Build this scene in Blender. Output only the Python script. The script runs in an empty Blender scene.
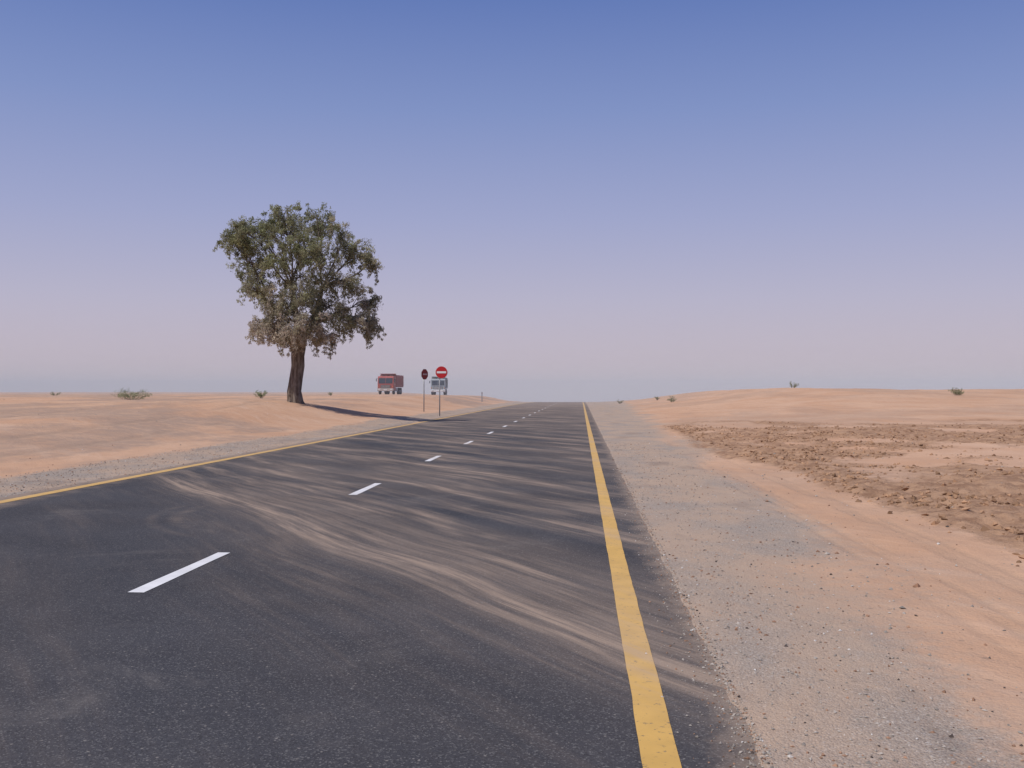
import bpy, math, random
import numpy as np
from mathutils import Vector, Matrix
R=math.radians
rng=np.random.default_rng(7); random.seed(7)
scene=bpy.context.scene
scene.view_settings.view_transform='Standard'; scene.view_settings.look='None'
scene.view_settings.exposure=0; scene.view_settings.gamma=1
F=1000.0; H=1.5; VX=581.0; VY=392.0
YAW=math.atan(69/F)
def W(px,d):
    """world x,y of something standing at bearing px, at depth d metres"""
    l=(px-512)/F*d;c,s=math.cos(YAW),math.sin(YAW)
    return (-s*d+c*l, c*d+s*l)
TX,TY=W(296,50.)
# ---------------------------------------------------------------- helpers
def sm(a,b,x):
    t=np.clip((np.asarray(x,float)-a)/(b-a),0,1); return t*t*(3-2*t)
def hsh(i,j,s):
    n=(i.astype(np.int64)*374761393+j.astype(np.int64)*668265263+s*1442695041)&0xffffffff
    n=((n^(n>>13))*1274126177)&0xffffffff
    return ((n^(n>>16))&0xffff)/65535.0
def vn(x,y,s=0):
    x=np.asarray(x,float); y=np.asarray(y,float)
    xi=np.floor(x);yi=np.floor(y);fx=x-xi;fy=y-yi
    fx=fx*fx*(3-2*fx);fy=fy*fy*(3-2*fy)
    a=hsh(xi,yi,s);b=hsh(xi+1,yi,s);c=hsh(xi,yi+1,s);d=hsh(xi+1,yi+1,s)
    return (a*(1-fx)+b*fx)*(1-fy)+(c*(1-fx)+d*fx)*fy
def fbm(x,y,s=0,o=4):
    v=0;a=.5;t=0
    for k in range(o):
        v=v+a*vn(x*2**k+k*17.3,y*2**k-k*9.1,s+k);t+=a;a*=.5
    return v/t
def mesh_np(name,V,Fc,mat=None,smooth=False,attrs=None,col=None,parent=None):
    V=np.asarray(V,np.float32);Fc=np.asarray(Fc,np.int32)
    me=bpy.data.meshes.new(name);n,k=Fc.shape
    me.vertices.add(len(V));me.vertices.foreach_set('co',V.ravel())
    me.loops.add(n*k);me.loops.foreach_set('vertex_index',Fc.ravel())
    me.polygons.add(n)
    me.polygons.foreach_set('loop_start',np.arange(0,n*k,k,dtype=np.int32))
    me.polygons.foreach_set('loop_total',np.full(n,k,np.int32))
    me.update(calc_edges=True)
    me.polygons.foreach_set('use_smooth',np.full(n,smooth))
    for nm,a in (attrs or {}).items():
        at=me.attributes.new(nm,'FLOAT','POINT');at.data.foreach_set('value',np.asarray(a,np.float32))
    if col is not None:
        at=me.attributes.new('col','FLOAT_COLOR','POINT')
        c=np.ones((len(V),4),np.float32);c[:,:3]=col;at.data.foreach_set('color',c.ravel())
    if mat: me.materials.append(mat)
    me.validate()
    ob=bpy.data.objects.new(name,me);scene.collection.objects.link(ob)
    if parent: ob.parent=parent
    return ob
class N:
    def __init__(s,name,rough=.9,spec=.2):
        s.m=bpy.data.materials.new(name);s.m.use_nodes=True;s.t=s.m.node_tree
        s.b=s.t.nodes['Principled BSDF'];s.b.inputs['Roughness'].default_value=rough
        s.b.inputs['Specular IOR Level'].default_value=spec
    def new(s,t): return s.t.nodes.new(t)
    def ln(s,a,b): s.t.links.new(a,b)
    def st(s,i,v):
        if isinstance(v,(int,float)): i.default_value=v
        elif isinstance(v,tuple):
            i.default_value=v if len(v)==len(i.default_value) else (*v,1)
        else: s.ln(v,i)
    def M(s,op,a,b=0.,c=0.,cl=False):
        n=s.new('ShaderNodeMath');n.operation=op;n.use_clamp=cl
        s.st(n.inputs[0],a);s.st(n.inputs[1],b);s.st(n.inputs[2],c);return n.outputs[0]
    def mix(s,f,a,b):
        n=s.new('ShaderNodeMix');n.data_type='RGBA'
        s.st(n.inputs[0],f);s.st(n.inputs[6],a);s.st(n.inputs[7],b);return n.outputs[2]
    def pos(s):
        return s.new('ShaderNodeNewGeometry').outputs['Position']
    def sep(s,v):
        n=s.new('ShaderNodeSeparateXYZ');s.ln(v,n.inputs[0]);return n.outputs
    def comb(s,x,y,z=0.):
        n=s.new('ShaderNodeCombineXYZ');s.st(n.inputs[0],x);s.st(n.inputs[1],y);s.st(n.inputs[2],z);return n.outputs[0]
    def noise(s,v,sc,det=4,rough=.55,dist=0.):
        n=s.new('ShaderNodeTexNoise');s.ln(v,n.inputs['Vector']);n.inputs['Scale'].default_value=sc
        n.inputs['Detail'].default_value=det;n.inputs['Roughness'].default_value=rough
        n.inputs['Distortion'].default_value=dist;return n.outputs[0]
    def vor(s,v,sc,out='Distance'):
        n=s.new('ShaderNodeTexVoronoi');s.ln(v,n.inputs['Vector']);n.inputs['Scale'].default_value=sc
        return n.outputs[out]
    def rng(s,v,a,b,c=0.,d=1.,smooth=True):
        n=s.new('ShaderNodeMapRange');n.interpolation_type='SMOOTHSTEP' if smooth else 'LINEAR'
        s.st(n.inputs[0],v);s.st(n.inputs[1],a);s.st(n.inputs[2],b);s.st(n.inputs[3],c);s.st(n.inputs[4],d);return n.outputs[0]
    def attr(s,nm,o='Fac'):
        n=s.new('ShaderNodeAttribute');n.attribute_name=nm;return n.outputs[o]
    def bump(s,h,st,d):
        n=s.new('ShaderNodeBump');n.inputs['Strength'].default_value=st;n.inputs['Distance'].default_value=d
        s.ln(h,n.inputs['Height']);s.ln(n.outputs[0],s.b.inputs['Normal'])
    def base(s,v): s.st(s.b.inputs['Base Color'],v)
def plain(name,c,rough=.6,spec=.3,metal=0.,var=.15,sc=3.):
    n=N(name,rough,spec);n.b.inputs['Metallic'].default_value=metal
    tc=n.new('ShaderNodeTexCoord').outputs['Object']
    f=n.noise(tc,sc,5)
    n.base(n.mix(f,tuple(x*(1-var) for x in c),tuple(min(1,x*(1+var)) for x in c)))
    return n.m
# ---------------------------------------------------------------- terrain heights
def P(y):
    y=np.asarray(y,float);u=np.clip(y-100,0,110)
    return -5e-5*u*u-0.011*np.clip(y-210,0,None)
def shoulder(x,y):
    xj=x+.07*(fbm(x*5,y*2.2,33,4)-.5)
    return np.maximum(sm(0.64,0.75,xj),sm(-8.12,-8.26,xj))
def Tz(x,y,fine=True):
    x=np.asarray(x,float);y=np.asarray(y,float)
    xs=x*150/np.maximum(y,150)
    p=P(y)
    wl=sm(-11,-30,xs)
    a=0.36+0.60*sm(10,48,y)+0.1*sm(60,150,y)+0.38*sm(150,420,y)
    s=0.12*sm(-8.6,-9.8,xs)+0.88*sm(-9.6,-16.5+4*(vn(y*.05,y*0,3)-.5),xs)
    z=p*(1-wl)+a*s
    z=z+.24*np.exp(-(((x-TX)/4.5)**2+((y-TY)/7)**2))
    crest=1.60+0.30*(fbm(xs*.09+3,y*.012,11,3)-.5)
    dr=sm(4.5,20,xs)*sm(38,100,y)
    z=z+crest*dr+0.16*sm(2.6,8,x)*sm(5,20,y)
    off=np.maximum(sm(-9.5,-16,x),sm(2.2,8,x))
    z=z+off*(0.26*(fbm(x*.10,y*.06,21,4)-.5)+0.13*(fbm(x*.5,y*.35,5,4)-.5)+.06*(fbm(x*1.6,y*1.1,6,4)-.5))*(0.5+0.5*sm(10,60,y))
    if fine:
        sh=shoulder(x,y)
        z=z-0.035*(1-sh)
        z=z+sh*(0.004+.008*(fbm(x*6,y*6,31,3)-.5)+.02*sm(.9,1.6,x)*(fbm(x*1.5,y*.7,32,3)-.45))
        z=z-.03*tracks(x,y)
        pt=patch(x,y)
        lump=fbm(x*2.2,y*1.6,41,4)
        z=z+pt*(0.19*(lump-.42)+0.13*np.abs(fbm(x*5,y*5,43,3)-.5))
    return z
def tracks(x,y):
    t=0
    fr=1-sm(14,28,y)
    for cx in (2.30,2.42,2.54,2.66,3.10,3.20,3.32):
        c=cx+.22*np.sin(y*.17+.4)+.02*(y-8)
        t=t+.75*np.exp(-((x-c)/.04)**2)*fr*sm(.2,.5,vn(x*0+cx*9,y*.8,35))
    for cx,k,ph in ((-12.2,.03,.2),(-13.9,.03,.2),(-16.3,.09,1.4),(-18.0,.09,1.4)):
        c=cx-k*(y-10)+.5*np.sin(y*.07+ph)
        t=t+.9*np.exp(-((x-c)/.15)**2)*(1-sm(45,90,y))*sm(.2,.5,vn(x*0+cx,y*.35,36))
    return t
def patch(x,y):
    e=1.6*(fbm(x*.35,y*.22,51,4)-.5)
    xx=x-.9*sm(26,9,y)
    m=sm(2.9,3.7,xx+e*.7)*sm(7.6,9.6,y+e*2)*(1-sm(38,50,y+e*10))*(1-sm(17,30,x+e*3))
    holes=sm(.28,.52,fbm(x*.45+9,y*.25,57,4)+.14*(1-sm(2.6,5.5,xx)))
    return m*holes
def grav(x,y):
    n=(fbm(x*.9,y*.35,61,4)-.5)
    r=sm(0.6,.7,x)*(1-sm(1.3,3.3,x+2.1*n-0.03*y+.28))
    l=sm(-8.05,-8.2,x)*(1-sm(-9.4,-10.1,x+1.2*n))
    return np.maximum(r,l)
def spaced(parts):
    o=[]
    for a,b,s in parts: o+=list(np.arange(a,b-1e-6,s))
    return o
xl=[-9.9];s=.08
while xl[-1]>-4000:
    s*=1.022 if xl[-1]<-20 else 1.004; xl.append(xl[-1]-s)
xr=[5.6];s=.055
while xr[-1]<4000:
    s*=1.02; xr.append(xr[-1]+s)
X=np.array(xl[::-1][:-1]+spaced([(-9.9,-8.4,.06),(-8.4,-8.0,.03),(-8.0,.4,.6),(.4,.9,.025),(.9,5.6,.045)])+xr)
Y=spaced([(-30,0,1.0),(0,3,.3)]);Y.append(3.)
while Y[-1]<6000:
    s=max(.055,.0072*Y[-1]) if Y[-1]<220 else .03*Y[-1]
    Y.append(Y[-1]+s)
Y=np.array(Y)
gx,gy=np.meshgrid(X,Y)
gz=Tz(gx,gy)
nx,ny=len(X),len(Y)
idx=np.arange(nx*ny).reshape(ny,nx)
Fc=np.stack([idx[:-1,:-1],idx[:-1,1:],idx[1:,1:],idx[1:,:-1]],-1).reshape(-1,4)
# ---- ground material
g=N('desert_ground',.95,.1)
p=g.pos();sx,sy,sz=g.sep(p)
n1=g.noise(p,.25,5);n2=g.noise(p,2.5,5);n3=g.noise(p,40,4)
sand=g.mix(g.rng(n1,.35,.65),(.51,.300,.183),(.56,.355,.232))
sand=g.mix(g.M('MULTIPLY',g.rng(n2,.4,.75),.35),sand,(.44,.265,.172))
sand=g.mix(g.M('MULTIPLY',g.rng(n3,.45,.8),.35),sand,(.36,.24,.165))
wind=g.comb(g.M('ADD',g.M('MULTIPLY',sx,.56),g.M('MULTIPLY',sy,-.83)),g.M('MULTIPLY',g.M('ADD',g.M('MULTIPLY',sx,.83),g.M('MULTIPLY',sy,.56)),6.))
ws=g.noise(wind,.35,5,.6,.4)
sand=g.mix(g.M('MULTIPLY',g.rng(ws,.5,.7),.4),sand,(.60,.415,.295))
fp=g.noise(g.comb(g.M('MULTIPLY',sx,.13),g.M('MULTIPLY',sy,.05),3.),1.,7,.66,.4)
fpm=g.M('MULTIPLY',g.rng(fp,.45,.57),g.rng(g.noise(p,1.7,6,.7),.25,.6,.30,1.))
fpm=g.M('MULTIPLY',fpm,g.rng(sx,2.,-10.,.45,1.))
sand=g.mix(g.M('MULTIPLY',fpm,.75),sand,(.31,.225,.172))
sand=g.mix(g.M('MULTIPLY',g.attr('track'),.45),sand,(.34,.235,.165))
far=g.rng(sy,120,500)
sand=g.mix(g.M('MULTIPLY',far,.5),sand,(.54,.41,.34))  # aerial haze painted into the sand colour, paler with distance
stone=g.vor(p,95,'Color');sr=g.sep(stone);vd=g.vor(p,95)
gc=g.mix(sr[0],(.235,.205,.18),(.40,.35,.30))
gc=g.mix(g.M('MULTIPLY',g.rng(sr[1],.92,.95),.7),gc,(.56,.52,.47))
gc=g.mix(g.M('MULTIPLY',g.rng(sr[2],.92,.95),.6),gc,(.11,.085,.07))
gc=g.mix(g.rng(vd,.35,.75,0,.6),gc,(.33,.26,.20))
drift=g.noise(g.comb(g.M('MULTIPLY',sx,.8),g.M('MULTIPLY',sy,.5),1.),1.,7,.66,.3)
gc=g.mix(g.M('MULTIPLY',g.rng(drift,.36,.60),.72),gc,(.46,.33,.235))
dk=g.noise(g.comb(g.M('MULTIPLY',sx,.9),g.M('MULTIPLY',sy,.42),7.),1.,5,.6,.3)
gc=g.mix(g.M('MULTIPLY',g.rng(dk,.55,.70),.5),gc,(.18,.15,.13))
gm=g.M('ADD',g.attr('gravel'),g.M('MULTIPLY',g.M('SUBTRACT',g.noise(p,7,6,.72),.5),1.3))
gm=g.rng(gm,.05,.95)
pt=g.M('ADD',g.attr('patch'),g.M('MULTIPLY',g.M('SUBTRACT',g.noise(p,4,7,.72),.5),1.2))
pt=g.rng(pt,.25,.85)
pc=g.mix(g.rng(g.noise(p,3.5,6,.65),.35,.62),(.26,.145,.085),(.46,.28,.17))
c=g.mix(g.M('MULTIPLY',pt,.82),sand,pc)
c=g.mix(g.M('MULTIPLY',gm,.90),c,gc)
v2=g.vor(p,7,'Color');d2=g.vor(p,7)
fr=g.M('MULTIPLY',g.rng(g.sep(v2)[0],.78,.8),g.rng(d2,.16,.10))
c=g.mix(g.M('MULTIPLY',fr,.5),c,(.22,.16,.12))
g.base(c)
hh=g.M('ADD',g.M('MULTIPLY',n2,.8),g.M('MULTIPLY',n3,.25))
hh=g.M('ADD',hh,g.M('MULTIPLY',g.M('MULTIPLY',g.M('SUBTRACT',.6,vd),gm),.14))
hh=g.M('ADD',hh,g.M('MULTIPLY',g.M('MULTIPLY',g.noise(p,14,6,.7),pt),1.3))
hh=g.M('ADD',hh,g.M('MULTIPLY',ws,.6))
hh=g.M('ADD',hh,g.M('MULTIPLY',g.noise(p,.9,4,.6),1.2))
g.bump(hh,.8,.05)
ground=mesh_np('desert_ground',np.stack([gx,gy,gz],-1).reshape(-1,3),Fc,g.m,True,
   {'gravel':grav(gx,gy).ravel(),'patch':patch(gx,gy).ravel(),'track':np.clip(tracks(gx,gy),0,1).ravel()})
# ---------------------------------------------------------------- road
def streaks_and_haze(n):
    p=n.pos();x,y,z=n.sep(p)
    w=n.noise(n.comb(n.M('MULTIPLY',x,.20),n.M('MULTIPLY',y,.13)),1.,2,.5)
    u=n.M('ADD',n.M('MULTIPLY',x,.56),n.M('MULTIPLY',y,-.83))
    v=n.M('ADD',n.M('MULTIPLY',x,.83),n.M('MULTIPLY',y,.56))
    vw=n.M('ADD',v,n.M('MULTIPLY',n.M('SUBTRACT',w,.5),.9))
    a=n.noise(n.comb(n.M('MULTIPLY',u,.17),n.M('MULTIPLY',vw,1.3)),1.,4,.62,.10)
    b=n.noise(n.comb(n.M('MULTIPLY',u,.34),n.M('MULTIPLY',vw,6.5),4.),1.,5,.68,.12)
    f=n.noise(n.comb(n.M('MULTIPLY',u,.9),n.M('MULTIPLY',vw,22.),9.),1.,4,.7,.12)
    gr=n.noise(p,60,3,.7)
    dens=n.rng(v,1.6,4.8)
    aa=n.rng(a,.40,.72)
    bb=n.rng(b,.34,.70)
    ff=n.rng(f,.25,.75,.55,1.12)
    tex=n.M('MULTIPLY',n.M('ADD',.20,n.M('MULTIPLY',bb,.9)),ff)
    m=n.M('MULTIPLY',n.M('MULTIPLY',aa,tex),n.M('ADD',.12,n.M('MULTIPLY',dens,.95)))
    m=n.M('MULTIPLY',m,1.1)
    q0=n.M('SUBTRACT',n.M('ADD',v,n.M('MULTIPLY',n.M('SUBTRACT',w,.5),.8)),3.5)
    def gau(w_,off=0.):
        q=n.M('DIVIDE',n.M('SUBTRACT',q0,off),w_)
        return n.M('POWER',2.718,n.M('MULTIPLY',n.M('MULTIPLY',q,q),-1.))
    tong=n.M('ADD',n.M('MULTIPLY',gau(.24),.75),n.M('MULTIPLY',gau(.75,.45),.55))
    tong=n.M('MULTIPLY',n.M('MULTIPLY',tong,tex),n.rng(u,-21,-16))
    m=n.M('MAXIMUM',m,n.M('MULTIPLY',tong,1.1))
    dx=n.M('ADD',x,2.4);dy=n.M('SUBTRACT',y,12.5)
    rr=n.M('SQRT',n.M('ADD',n.M('MULTIPLY',dx,dx),n.M('MULTIPLY',dy,dy)))
    for rad_,wd,k in ((2.55,.10,.24),(2.85,.07,.15)):
        t=n.M('DIVIDE',n.M('SUBTRACT',rr,rad_),wd)
        t=n.M('POWER',2.718,n.M('MULTIPLY',n.M('MULTIPLY',t,t),-1.))
        t=n.M('MULTIPLY',n.M('MULTIPLY',t,k),n.rng(x,-3.4,-4.6))
        t=n.M('MULTIPLY',t,n.rng(n.noise(p,2.2,5,.7),.35,.6,.2,1.))
        m=n.M('MAXIMUM',m,t)
    m=n.M('MULTIPLY',m,n.M('ADD',.72,n.M('MULTIPLY',gr,.5)))
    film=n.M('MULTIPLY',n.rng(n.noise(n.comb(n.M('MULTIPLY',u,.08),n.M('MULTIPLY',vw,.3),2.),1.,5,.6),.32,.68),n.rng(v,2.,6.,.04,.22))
    m=n.M('ADD',m,n.M('ADD',film,n.rng(y,14,140,0.,.38)),cl=True)  # thin sand film, plus distance haze painted as tan along the far road
    return m,p,x,y,gr
r=N('asphalt',.9,.14)
m,p,x,y,gr=streaks_and_haze(r)
asp=r.mix(r.rng(r.noise(p,.6,4),.3,.7),(.041,.041,.047),(.057,.057,.064))
ag=r.sep(r.vor(p,130,'Color'))
asp=r.mix(r.M('MULTIPLY',r.rng(ag[0],.8,.95),.6),asp,(.17,.165,.16))
asp=r.mix(r.M('MULTIPLY',r.rng(ag[1],.7,.9),.5),asp,(.02,.02,.022))
ag2=r.sep(r.vor(p,38,'Color'));ad2=r.vor(p,38)
asp=r.mix(r.M('MULTIPLY',r.M('MULTIPLY',r.rng(ag2[0],.93,.95),r.rng(ad2,.3,.15)),.6),asp,(.30,.27,.24))
pat=r.rng(r.noise(p,.7,6,.7,.5),.54,.76)
asp=r.mix(r.M('MULTIPLY',pat,.30),asp,(.22,.195,.175))
ed=r.M('MAXIMUM',r.rng(r.M('ADD',x,r.M('MULTIPLY',r.noise(p,3,6,.75),.55)),.72,1.12),r.rng(r.M('ADD',x,r.M('MULTIPLY',r.noise(p,1.1,6,.72),1.6)),-6.5,-7.5))
m2=r.M('MAXIMUM',r.M('MULTIPLY',m,.66),r.M('MULTIPLY',ed,.58))
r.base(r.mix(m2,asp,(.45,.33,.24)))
r.bump(r.M('ADD',r.noise(p,120,3),r.M('MULTIPLY',r.vor(p,130),.5)),.5,.006)
def ribbon(name,x0,x1,y0,y1,z,mat,jit=0.):
    ys=[y0]
    while ys[-1]<y1: ys.append(ys[-1]+max(.05 if jit else .25,.01*abs(ys[-1])))
    ys[-1]=y1;ys=np.array(ys)
    xs=np.linspace(x0,x1,5)
    GX,GY=np.meshgrid(xs,ys)
    if jit:
        GX[:,0]+=jit*(fbm(ys*3,ys*0,71,3)-.5)*2;GX[:,-1]+=jit*(fbm(ys*3,ys*0+5,73,3)-.5)*2
    GZ=P(GY)+z
    k=np.arange(GX.size).reshape(GX.shape)
    f=np.stack([k[:-1,:-1],k[:-1,1:],k[1:,1:],k[1:,:-1]],-1).reshape(-1,4)
    return mesh_np(name,np.stack([GX,GY,GZ],-1).reshape(-1,3),f,mat,True)
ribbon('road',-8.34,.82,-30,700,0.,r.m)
def paint(name,c,wear):
    q=N(name,.7,.3)
    m,p,x,y,gr=streaks_and_haze(q)
    w=q.rng(q.noise(p,22,6,.75),wear,wear+.10)
    cc=q.mix(q.rng(q.noise(p,3,4),.3,.7),tuple(k*.85 for k in c),c)
    cc=q.mix(q.M('MULTIPLY',w,.8),cc,(.10,.09,.08))
    le=q.rng(q.M('ADD',x,q.M('MULTIPLY',q.noise(p,1.1,6,.72),1.6)),-6.5,-7.5)
    mm=q.M('MAXIMUM',q.M('MULTIPLY',m,.55),q.M('MULTIPLY',le,.35))
    q.base(q.mix(mm,cc,(.45,.33,.24)))
    return q.m
yel=paint('yellow_paint',(.64,.385,.10),.57);whi=paint('white_paint',(.74,.73,.72),.62)
ribbon('yellow_edge_line',.323-.077,.323+.077,-30,420,.004,yel,.005)
ribbon('yellow_edge_line',-7.88-.10,-7.88+.10,-30,420,.004,yel,.005)
Vs=[];Fs=[];o=0
for k in range(-4,40):
    yc=8.20+7.10*k;x0,x1=-3.32-.06,-3.32+.06
    ys=np.linspace(yc-.93,yc+.93,6)
    for i,yy in enumerate(ys):
        e=.004*math.sin(yy*31)
        Vs+=[(x0+e,yy,float(P(yy))+.004),(x1-e,yy,float(P(yy))+.004)]
        if i: Fs.append((o+2*i-2,o+2*i-1,o+2*i+1,o+2*i))
    o+=12
mesh_np('white_centre_dashes',Vs,Fs,whi)
# ---------------------------------------------------------------- scattered stones
def vcol(name,rough=.9):
    n=N(name,rough,.15);n.ln(n.attr('col','Color'),n.b.inputs['Base Color'])
    return n
octv=np.array([(1,0,0),(-1,0,0),(0,1,0),(0,-1,0),(0,0,1),(0,0,-1)],float)
octf=np.array([(0,2,4),(2,1,4),(1,3,4),(3,0,4),(2,0,5),(1,2,5),(3,1,5),(0,3,5)])
def stones(name,xs,ys,sz,cols,mat,zoff=.2):
    n=len(xs)
    V=octv[None]*(.6+.8*rng.random((n,6,1)))*sz[:,None,None]*(.7+.6*rng.random((n,1,3)))
    V[:,:,2]*=.75
    a=rng.random(n)*6.28;b=(rng.random(n)-.5)*1.2
    ca,sa,cb,sb=np.cos(a),np.sin(a),np.cos(b),np.sin(b)
    y2=V[...,1]*cb[:,None]-V[...,2]*sb[:,None];z2=V[...,1]*sb[:,None]+V[...,2]*cb[:,None]
    x3=V[...,0]*ca[:,None]-y2*sa[:,None];y3=V[...,0]*sa[:,None]+y2*ca[:,None]
    zz=np.where((xs>-8.3)&(xs<.8),np.maximum(P(ys),Tz(xs,ys)),Tz(xs,ys))+sz*zoff
    V=np.stack([x3+xs[:,None],y3+ys[:,None],z2+zz[:,None]],-1)
    f=octf[None]+6*np.arange(n)[:,None,None]
    return mesh_np(name,V.reshape(-1,3),f.reshape(-1,3),mat,False,col=np.repeat(cols,6,0))
def scol(n):
    t=rng.random((n,1))
    c=(.20+.26*t)*np.array([[1,.88,.76]])
    w=rng.random(n)<.05;c[w]=(.60,.57,.53);d=rng.random(n)<.07;c[d]=(.09,.07,.06)
    o=rng.random(n)<.25;c[o]=np.array([.34,.20,.13])*(.6+.6*rng.random((o.sum(),1)))
    return c
sm_m=vcol('stone').m
n=17000
ys=2.5*np.exp(rng.random(n)*math.log(12));xs=.66+rng.gamma(1.4,.85,n)
k=(rng.random(n)<(.2+grav(xs,ys)));xs=xs[k];ys=ys[k]
sz=(.0015+.010*rng.random(len(xs))**5)*(1+ys*.02)
stones('gravel',xs,ys,sz,scol(len(xs)),sm_m)
n=6000
ys=10*np.exp(rng.random(n)*math.log(7));xs=-8.17-rng.random(n)*1.7
stones('gravel',xs,ys,.005+.012*rng.random(n)**2,scol(n),sm_m)
n=5500
ys=2.5*np.exp(rng.random(n)*math.log(8));xs=.78-rng.exponential(.08,n);k=xs>-3;xs=xs[k];ys=ys[k]
stones('gravel',xs,ys,.002+.007*rng.random(len(xs))**3,scol(len(xs)),sm_m,.3)
n=38000
ys=8.0+36*rng.random(n)**1.2;xs=3.5+rng.gamma(1.2,4.2,n)
k=(rng.random(n)<patch(xs,ys)*1.1)&(xs<26);xs=xs[k];ys=ys[k]
cl=vn(xs*1.3,ys*1.3,81);k=rng.random(len(xs))<sm(.35,.75,cl)+.1;xs=xs[k];ys=ys[k]
t=rng.random((len(xs),1))
stones('earth_clods',xs,ys,.006+.05*rng.random(len(xs))**3.8,np.array([[.37,.22,.13]])*(.55+.65*t),sm_m,.1)
n=2600
ys=7*np.exp(rng.random(n)*math.log(12));sd=rng.random(n)<.45
xs=np.where(sd,-10-rng.random(n)*35,2.2+rng.random(n)**1.3*25)
stones('pebbles',xs,ys,.007+.020*rng.random(n)**3,scol(n),sm_m,.2)
# ---------------------------------------------------------------- tubes / plants
def tube(pts,rad,nn,Vs,Fs,Cs,col):
    pts=[Vector(q) for q in pts];o=len(Vs)
    for i,q in enumerate(pts):
        d=(pts[min(i+1,len(pts)-1)]-pts[max(i-1,0)])
        d=d.normalized() if d.length>1e-6 else Vector((0,0,1))
        a=d.cross(Vector((0.13,1,.07))).normalized();b=d.cross(a)
        for j in range(nn):
            t=6.2832*j/nn;rr=rad[i]*(1+.10*math.sin(3*t+i*.7))
            Vs.append(tuple(q+a*math.cos(t)*rr+b*math.sin(t)*rr));Cs.append(col)
    for i in range(len(pts)-1):
        for j in range(nn):
            Fs.append((o+i*nn+j,o+i*nn+(j+1)%nn,o+(i+1)*nn+(j+1)%nn,o+(i+1)*nn+j))
def limb(a,b,r0,r1,Vs,Fs,Cs,col,seg=7,wob=.12,nn=7,sag=0.):
    a=Vector(a);b=Vector(b);L=(b-a).length;pts=[];rad=[]
    w=Vector((random.uniform(-1,1),random.uniform(-1,1),random.uniform(-.5,1)))*L*wob
    w2=Vector((random.uniform(-1,1),random.uniform(-1,1),random.uniform(-1,1)))*L*wob*.5
    for i in range(seg+1):
        t=i/seg
        pts.append(a.lerp(b,t)+w*math.sin(math.pi*t)+w2*math.sin(2*math.pi*t)-Vector((0,0,sag*L*t*t)))
        rad.append(r0*(1-t)+r1*t)
    tube(pts,rad,nn,Vs,Fs,Cs,col);return pts
def leaves(centers,rad,cnt,size,cols,droop=.4,flat=.8):
    tot=int(cnt.sum());ci=np.repeat(np.arange(len(centers)),cnt)
    d=rng.normal(size=(tot,3));d/=np.linalg.norm(d,axis=1)[:,None]
    rr=rad[ci]*(rng.random(tot)**.45)
    pos=centers[ci]+d*rr[:,None]*np.array([1,1,flat])
    pos[:,2]-=droop*rad[ci]*rng.random(tot)**2
    a=rng.normal(size=(tot,3));a[:,2]-=droop*1.3;a/=np.linalg.norm(a,axis=1)[:,None]
    b=np.cross(a,rng.normal(size=(tot,3)));b/=np.linalg.norm(b,axis=1)[:,None]
    s=size*(.6+.8*rng.random((tot,1)))
    A=a*s;B=b*s*.30
    V=np.stack([pos-A,pos+B,pos+A,pos-B],1).reshape(-1,3)
    f=np.arange(tot*4).reshape(-1,4)
    c=cols[ci]*(.75+.5*rng.random((tot,1)))
    return V,f,np.repeat(c,4,0)
bark=vcol('bark',.95)
tc=bark.new('ShaderNodeTexCoord').outputs['Object']
bn=bark.noise(bark.comb(bark.M('MULTIPLY',bark.sep(tc)[0],9),bark.M('MULTIPLY',bark.sep(tc)[1],9),bark.M('MULTIPLY',bark.sep(tc)[2],2.)),1.,5,.65)
bark.base(bark.mix(bark.rng(bn,.35,.65),(.10,.072,.056),bark.attr('col','Color')));bark.bump(bn,.9,.06)
lf=vcol('foliage',.7)
tr=lf.new('ShaderNodeBsdfTranslucent');lf.ln(lf.attr('col','Color'),tr.inputs[0])
mx=lf.new('ShaderNodeMixShader');mx.inputs[0].default_value=.45
out=[q for q in lf.t.nodes if q.type=='OUTPUT_MATERIAL'][0]
lf.ln(lf.b.outputs[0],mx.inputs[1]);lf.ln(tr.outputs[0],mx.inputs[2]);lf.ln(mx.outputs[0],out.inputs[0])
# ---- tree
D=50.;S=D/F
tx,ty=TX,TY;tz=float(Tz(tx,ty))
tree=bpy.data.objects.new('ghaf_tree',None);scene.collection.objects.link(tree);tree.location=(tx,ty,tz)
zb=H-(403-VY)*S-tz
ca_,sa_=math.cos(YAW*2.8),math.sin(YAW*2.8)
def L(px,py,dy=0.):
    a=(px-296)*S
    return np.array([a*ca_-dy*sa_,a*sa_+dy*ca_,(403-py)*S+zb])
lobes=[ # px,py,rx,ry,depth,tone,n
 (282,218,30,13,0,0.15,24),(262,225,20,14,.8,.1,13),(318,222,20,14,-.5,.25,15),(340,230,15,11,.6,.35,8),
 (248,234,18,16,-.2,.15,22),(232,241,12,9,.3,.1,11),(250,258,20,18,.5,.25,20),(258,282,18,16,-.3,.35,19),
 (288,250,32,26,-1.2,.2,34),(302,240,26,20,.8,.25,18),(300,273,30,24,1.4,.4,22),(322,260,22,20,-1.3,.35,20),
 (352,250,20,13,.2,.4,16),(369,260,11,9,-.4,.4,9),(342,282,22,16,-.8,.5,19),(366,299,12,11,.4,.6,11),
 (356,322,22,15,-.4,.65,24),(371,326,8,13,.2,.65,7),(330,308,22,20,-1.0,.5,21),(305,300,26,20,-1.4,.5,25),
 (280,304,18,16,-1.2,.65,18),(266,326,19,9,-.6,1.0,20),(290,334,26,11,-1.4,.95,30),(324,338,20,8,-.4,.85,15),(308,324,24,14,-1.7,.85,25)]
V=[];Fa=[];C=[]
bc=(.26,.215,.175)
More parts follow.
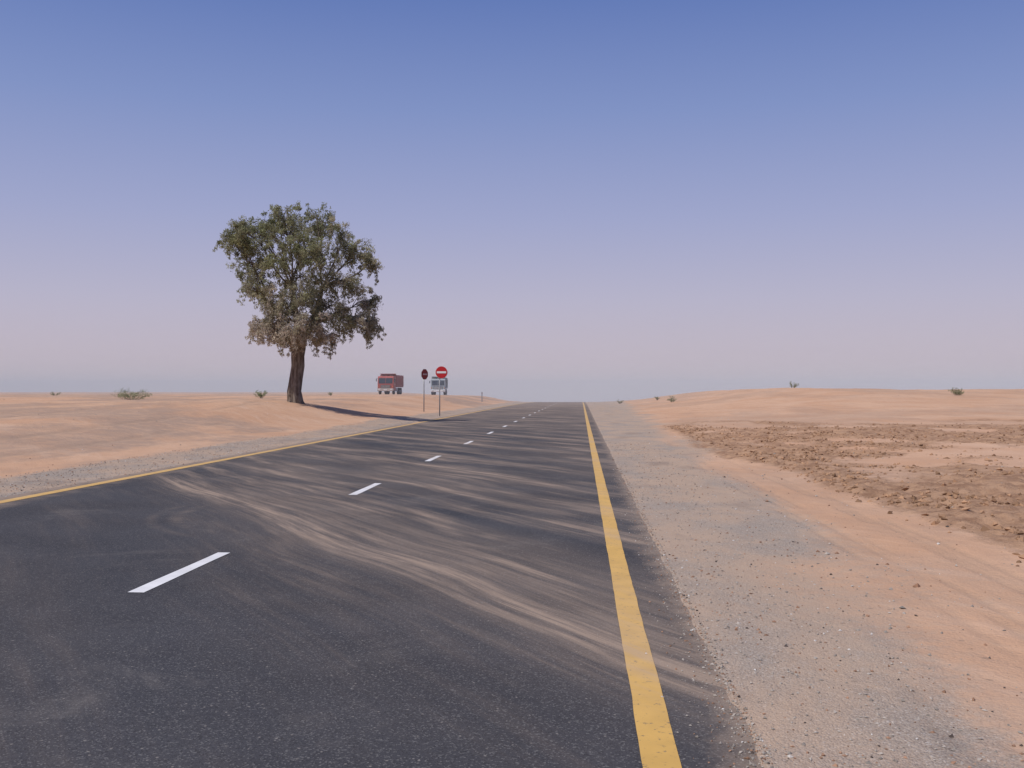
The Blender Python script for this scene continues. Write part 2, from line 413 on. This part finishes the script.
tp=[L(296,408),L(296,401),L(294.5,391),L(296,378),L(297.5,366),L(297,356),L(298,347),L(300,335)]
tube(tp,[.47,.40,.35,.325,.32,.33,.36,.26],14,V,Fa,C,bc)
for a in range(5):
    t=a*1.256+.3
    limb(L(296,394),L(296,404.5)+np.array([.48*math.cos(t),.48*math.sin(t),-.12]),.14,.05,V,Fa,C,bc,5,.05)
forks=[(L(297,350),L(266,300,-.3),.17),(L(298,346),L(290,285,.5),.20),(L(299,344),L(322,290,-.5),.20),(L(300,338),L(340,308,.5),.14),(L(297,346),L(280,318,-1.2),.10)]
ends=[]
for a,b,rr in forks:
    pts=limb(a,b,rr,rr*.5,V,Fa,C,bc,8,.07,9);ends.append((pts,rr*.4))
cen=[];rad=[];col=[];cnt=[]
green=np.array([.285,.295,.160]);olive=np.array([.36,.335,.215]);grey=np.array([.48,.415,.335])
for (px,py,rx,ry,dp,tone,nn) in lobes:
    c=L(px,py,dp)
    best=min(((np.linalg.norm(np.array(q)-c),q,r0) for pts,r0 in ends for q in pts[3:]),key=lambda t:t[0])
    lp=limb(best[1],c,best[2]*.6,.025,V,Fa,C,bc,6,.10,6)
    for i in range(int(nn*1.35)):
        d=rng.normal(size=3);d/=np.linalg.norm(d);k=rng.random()**.42
        q=c+d*k*np.array([rx*S,(rx+ry)*.5*S*1.15,ry*S])
        cen.append(q);rad.append(rng.uniform(.14,.42))
        t=np.clip(tone+rng.normal()*.17,0,1)
        cc=(green*(1-t*2)+olive*t*2) if t<.5 else (olive*(2-2*t)+grey*(2*t-1))
        col.append(cc*rng.uniform(.68,1.28));cnt.append(int(rng.uniform(70,145)*(.62 if tone>.7 else 1)))
        if rng.random()<.45: limb(lp[int(rng.integers(2,6))],q,.02,.008,V,Fa,C,bc,4,.12,4)
        if rng.random()<(.3+.7*tone):
            q2=q+np.array([rng.normal()*.25,rng.normal()*.25,-rng.uniform(.3,.85)])
            limb(q,q2,.011,.006,V,Fa,C,(.36,.31,.25),3,.1,3)
            for w in (.4,.7,1.):
                cen.append(q*(1-w)+q2*w);rad.append(.11);col.append(cc);cnt.append(20)
for (px,py,rx,ry,dp,tone,nn) in lobes:
    for i in range(9):
        d=rng.normal(size=3);d/=np.linalg.norm(d)
        c=L(px,py,dp);q=c+d*np.array([rx*S,rx*S,ry*S])*rng.uniform(1.0,1.28)
        cc=(green if tone<.4 else olive if tone<.7 else grey)*rng.uniform(.8,1.2)
        for w in (.75,.88,1.):
            cen.append(c*(1-w)+q*w+rng.normal(size=3)*.05);rad.append(.14);col.append(cc);cnt.append(20)
        limb(c,q,.016,.006,V,Fa,C,bc,4,.1,3)
mesh_np('trunk_and_branches',V,Fa,bark.m,True,col=np.array(C),parent=tree)
lv,lff,lc=leaves(np.array(cen),np.array(rad),np.array(cnt),.062,np.array(col),.5)
mesh_np('leaves',lv,lff,lf.m,False,col=lc,parent=tree)
# ---- shrubs
def shrub(px,w,h,D,tone=.4,nb=18,name='desert_shrub'):
    s=D/F;x,y=W(px,D);z=float(Tz(x,y))
    e=bpy.data.objects.new(name,None);scene.collection.objects.link(e);e.location=(x,y,z)
    V=[];Fa=[];C=[];cen=[];rad=[];col=[];cnt=[]
    Wd=w*s/2;Hh=h*s
    for i in range(nb):
        t=random.uniform(0,6.28);k=random.uniform(.25,1);
        b=np.array([math.cos(t)*Wd*k,math.sin(t)*Wd*k,Hh*random.uniform(.45,1)*(1-.35*k)])
        pts=limb((b[0]*.1,b[1]*.1,-.05),b,.018*s*8,.006*s*8,V,Fa,C,(.32,.26,.20),4,.12,4)
        for q in pts[2:]:
            cen.append(np.array(q));rad.append(.10*Wd+.05);cnt.append(18)
            tt=np.clip(tone+random.uniform(-.2,.2),0,1)
            col.append((np.array([.25,.30,.14])*(1-tt)+np.array([.42,.36,.27])*tt)*random.uniform(.8,1.2))
    mesh_np('twigs',V,Fa,bark.m,True,col=np.array(C),parent=e)
    a,b,c=leaves(np.array(cen),np.array(rad),np.array(cnt),.03+.02*s*8,np.array(col),.1)
    mesh_np('shrub_leaves',a,b,lf.m,False,col=c,parent=e)
shrub(131,40,14,70,.2,36)
shrub(261,14,12,80,.1,16)
shrub(55,12,5,120,.5,8)
shrub(331,7,4,120,.4,8)
shrub(793,13,8,105,.4,12)
shrub(957,18,9,75,.3,16)
shrub(672,13,7,100,.5,12)
shrub(620,7,5,125,.6,8)
shrub(657,6,5,118,.6,7)
# ---------------------------------------------------------------- signs
import bmesh
red=plain('red_sign_face',(.50,.025,.03),.45);wht=plain('white_sign_face',(.75,.75,.74),.5)
galv=plain('galvanised_steel',(.33,.33,.33),.5,.4,.3);backm=plain('grey_sign_back',(.22,.22,.23),.6)
dkred=plain('dark_red_sign_face',(.22,.02,.025),.5)
def bm_ob(name,bm,mat,parent,loc=(0,0,0),rot=(0,0,0),bev=0,smooth=False):
    me=bpy.data.meshes.new(name);bmesh.ops.recalc_face_normals(bm,faces=bm.faces)
    bm.to_mesh(me);bm.free();me.materials.append(mat)
    ob=bpy.data.objects.new(name,me);scene.collection.objects.link(ob)
    ob.parent=parent;ob.location=loc;ob.rotation_euler=rot
    if bev:
        md=ob.modifiers.new('b','BEVEL');md.width=bev;md.segments=2
    if smooth:
        for f in me.polygons: f.use_smooth=len(f.vertices)==4
    return ob
def box(name,size,loc,mat,parent,bev=0,rot=(0,0,0)):
    bm=bmesh.new();bmesh.ops.create_cube(bm,size=1);bmesh.ops.scale(bm,vec=size,verts=bm.verts)
    return bm_ob(name,bm,mat,parent,loc,rot,bev)
def cyl(name,r,d,loc,mat,parent,rot=(0,0,0),seg=24,bev=0,r2=None):
    bm=bmesh.new();bmesh.ops.create_cone(bm,cap_ends=True,segments=seg,radius1=r,radius2=r if r2 is None else r2,depth=d)
    return bm_ob(name,bm,mat,parent,loc,rot,bev,True)
def empty(name,loc,rz=0):
    e=bpy.data.objects.new(name,None);scene.collection.objects.link(e);e.location=loc;e.rotation_euler=(0,0,rz);return e
D=62;x,y=W(441.5,D);z=float(Tz(x,y));top=H-(366-VY)*D/F-z
s=empty('no_entry_sign',(x,y,z),R(2))
cyl('pole',.038,top+.3,(-.12,.05,(top-.3)/2-.02),galv,s,seg=12)
cyl('disc_rim',.385,.012,(0,-.012,top-.39),wht,s,(R(90),0,0),40)
cyl('disc_face',.365,.012,(0,-.0255,top-.39),red,s,(R(90),0,0),40)
box('white_bar',(.58,.008,.125),(0,-.037,top-.39),wht,s)
box('clamp_upper',(.2,.03,.04),(-.07,.012,top-.25),galv,s);box('clamp_lower',(.2,.03,.04),(-.07,.012,top-.5),galv,s)
D=68;x,y=W(424.5,D);z=float(Tz(x,y));top=H-(369-VY)*D/F-z
s=empty('stop_sign',(x,y,z),R(60))
cyl('pole',.038,top+.3,(0,.05,(top-.3)/2-.02),galv,s,seg=12)
cyl('octagon_rim',.38,.012,(0,-.012,top-.36),backm,s,(R(90),R(22.5),0),8)
cyl('octagon_face',.36,.012,(0,-.0255,top-.36),dkred,s,(R(90),R(22.5),0),8)
for k in range(4): box('letter_%d'%k,(.04,.006,.10),(-.165+.11*k,-.036,top-.36),wht,s)
def post(px,pyt,pyb,D,m):
    x,y=W(px,D);z=float(Tz(x,y));h=(pyb-pyt)*D/F
    s=empty('marker_post',(x,y,z))
    box('post',(.11,.05,h+.3),(0,0,(h-.3)/2),m,s,.01);box('reflector',(.07,.01,.12),(0,-.031,h-.15),dkred,s)
post(482,387,397,120,backm)
# ---------------------------------------------------------------- trucks
blk=plain('black_rubber',(.03,.03,.032),.8);glass=plain('windscreen_glass',(.03,.04,.05),.12,.5)
chas=plain('chassis_dark',(.05,.05,.055),.7);lamp=plain('headlamp_glass',(.6,.6,.58),.2,.5)
amb=plain('amber_lens',(.6,.2,.03),.3)
def truck(px,D,cab,body,stripe,ry,name):
    x,y=W(px,D);z=float(Tz(x,y))
    t=empty(name,(x,y,z),ry)
    box('chassis',(1.0,8.0,.3),(0,4.2,.85),chas,t,.03)
    bm=bmesh.new()
    pr=[(0,.62),(0,1.55),(.16,2.62),(.35,2.78),(1.85,2.78),(1.95,2.6),(1.95,.62)]
    a=[bm.verts.new((-1.22,q[0],q[1])) for q in pr];b=[bm.verts.new((1.22,q[0],q[1])) for q in pr]
    bm.faces.new(a);bm.faces.new(b[::-1])
    for i in range(len(pr)): bm.faces.new((a[i],b[i],b[(i+1)%7],a[(i+1)%7]))
    bm_ob('cab',bm,cab,t,bev=.06)
    box('windscreen',(2.1,.03,.82),(0,.055,2.08),glass,t,.01,(R(-8.5),0,0))
    box('screen_divider',(.05,.03,.84),(0,.035,2.08),cab,t,0,(R(-8.5),0,0))
    box('grille',(1.5,.05,.5),(0,-.03,1.2),chas,t,.02)
    for k in range(3): box('grille_bar_%d'%k,(1.4,.03,.05),(0,-.065,1.06+.14*k),stripe,t)
    box('bumper',(2.45,.22,.42),(0,-.08,.72),stripe,t,.04)
    box('number_plate',(.5,.02,.13),(0,-.205,.70),wht,t)
    for sx in (-1,1):
        box('headlamp',(.36,.05,.2),(sx*.93,-.20,.74),lamp,t,.02)
        box('indicator',(.12,.05,.2),(sx*1.13,-.03,1.2),amb,t,.02)
        box('side_window',(.03,.95,.62),(sx*1.235,.95,2.12),glass,t,.01)
        box('door_sill',(.03,1.1,.06),(sx*1.245,.95,1.55),stripe,t)
        box('mirror_arm',(.2,.04,.04),(sx*1.32,.1,2.45),chas,t)
        box('mirror',(.14,.08,.4),(sx*1.42,.08,2.2),chas,t,.03)
        box('fuel_tank',(.5,1.1,.5),(sx*.95,3.3,.75),galv,t,.08)
        box('mudguard',(.5,1.1,.06),(sx*.98,1.1,1.12),chas,t,.02)
        for wy in (1.1,5.6,6.95):
            cyl('wheel',.52,.42 if wy>2 else .3,(sx*(.98 if wy>2 else 1.05),wy,.52),blk,t,(0,R(90),0),24,.04)
            cyl('hub',.24,.06,(sx*1.215,wy,.52),galv,t,(0,R(90),0),16)
        for k in range(6): box('body_rib_%d'%k,(.06,.12,1.45),(sx*1.275,2.55+k*1.12,2.05),body,t,.01)
    for k in range(3): cyl('roof_lamp_%d'%k,.06,.06,(-.7+.7*k,.55,2.81),amb,t)
    box('body_floor',(2.5,6.1,.15),(0,5.3,1.2),body,t,.02)
    for sx in (-1,1):
        box('body_side',(.08,6.1,1.6),(sx*1.21,5.3,2.08),body,t,.02)
        box('body_top_rail',(.14,6.1,.12),(sx*1.21,5.3,2.94),body,t,.02)
    box('body_headboard',(2.33,.08,1.85),(0,2.30,2.2),body,t,.02)
    box('body_visor',(2.4,.8,.07),(0,1.95,3.16),body,t,.02)
    box('tailgate',(2.33,.08,1.6),(0,8.31,2.08),body,t,.02)
    return t
red1=plain('truck_red_paint',(.36,.07,.055),.5);red2=plain('truck_red_body',(.30,.06,.05),.6)
cream=plain('truck_cream_paint',(.42,.36,.32),.5);bl=plain('truck_pale_blue',(.30,.34,.36),.5);gy=plain('truck_grey_green',(.26,.30,.30),.6)
truck(385.5,152,red1,red2,cream,R(0),'dump_truck')
truck(438,172,bl,gy,wht,R(5),'dump_truck')
# ---------------------------------------------------------------- blowing dust (real low volume over the far ground)
dm=bpy.data.materials.new('blowing_dust');dm.use_nodes=True;t=dm.node_tree
for q in list(t.nodes):
    if q.type!='OUTPUT_MATERIAL': t.nodes.remove(q)
vs=t.nodes.new('ShaderNodeVolumeScatter');vs.inputs['Color'].default_value=(1.,.94,.93,1)
vs.inputs['Density'].default_value=.0021;vs.inputs['Anisotropy'].default_value=-.15
t.links.new(vs.outputs[0],[q for q in t.nodes if q.type=='OUTPUT_MATERIAL'][0].inputs['Volume'])
bm=bmesh.new();bmesh.ops.create_cube(bm,size=1);bmesh.ops.scale(bm,vec=(900,640,34),verts=bm.verts)
d=bm_ob('blowing_dust',bm,dm,None,(-20,400,-8))
# ---------------------------------------------------------------- light
EL,AZ=57.,-126.
sd=Vector((math.sin(R(AZ))*math.cos(R(EL)),math.cos(R(AZ))*math.cos(R(EL)),math.sin(R(EL))))
ld=bpy.data.lights.new('sun','SUN');ld.energy=3.65;ld.angle=R(.5);ld.color=(1,.95,.88)
lo=bpy.data.objects.new('sun',ld);scene.collection.objects.link(lo);lo.rotation_euler=sd.to_track_quat('Z','Y').to_euler()
w=bpy.data.worlds.new('World');scene.world=w;w.use_nodes=True;nt=w.node_tree
bg=nt.nodes['Background'];bg.inputs[1].default_value=.1
sk=nt.nodes.new('ShaderNodeTexSky');sk.sky_type='NISHITA';sk.sun_disc=False
sk.sun_elevation=R(EL);sk.sun_rotation=R(AZ)
sk.air_density=1.;sk.dust_density=2.5;sk.ozone_density=2.
tcn=nt.nodes.new('ShaderNodeTexCoord');sp=nt.nodes.new('ShaderNodeSeparateXYZ');nt.links.new(tcn.outputs['Generated'],sp.inputs[0])
def s2l(c): return tuple(((v/255+.055)/1.055)**2.4 for v in c)
cr=nt.nodes.new('ShaderNodeValToRGB');nt.links.new(sp.outputs[2],cr.inputs[0]);e=cr.color_ramp
stops=[(0.,(208,193,198)),(.03,(201,188,200)),(.09,(187,182,205)),(.17,(163,168,206)),(.27,(131,148,199)),(.37,(98,122,185)),(.7,(70,99,165))]
e.elements[0].position=0;e.elements[0].color=(*s2l(stops[0][1]),1);e.elements[1].position=.7;e.elements[1].color=(*s2l(stops[-1][1]),1)
for q,c in stops[1:-1]:
    el=e.elements.new(q);el.color=(*s2l(c),1)
sc=nt.nodes.new('ShaderNodeVectorMath');sc.operation='SCALE';sc.inputs['Scale'].default_value=10.
nt.links.new(cr.outputs[0],sc.inputs[0])
mxw=nt.nodes.new('ShaderNodeMix');mxw.data_type='RGBA';mxw.inputs[0].default_value=.88
nt.links.new(sk.outputs[0],mxw.inputs[6]);nt.links.new(sc.outputs[0],mxw.inputs[7])
nt.links.new(mxw.outputs[2],bg.inputs[0])
# ---------------------------------------------------------------- camera
cd=bpy.data.cameras.new('camera');cam=bpy.data.objects.new('camera',cd);scene.collection.objects.link(cam)
cd.sensor_width=36;cd.lens=36*F/1024;cd.clip_start=.05;cd.clip_end=20000
cam.location=(0,0,H);cam.rotation_euler=(R(90)+math.atan(8/F),0,YAW)
scene.camera=cam
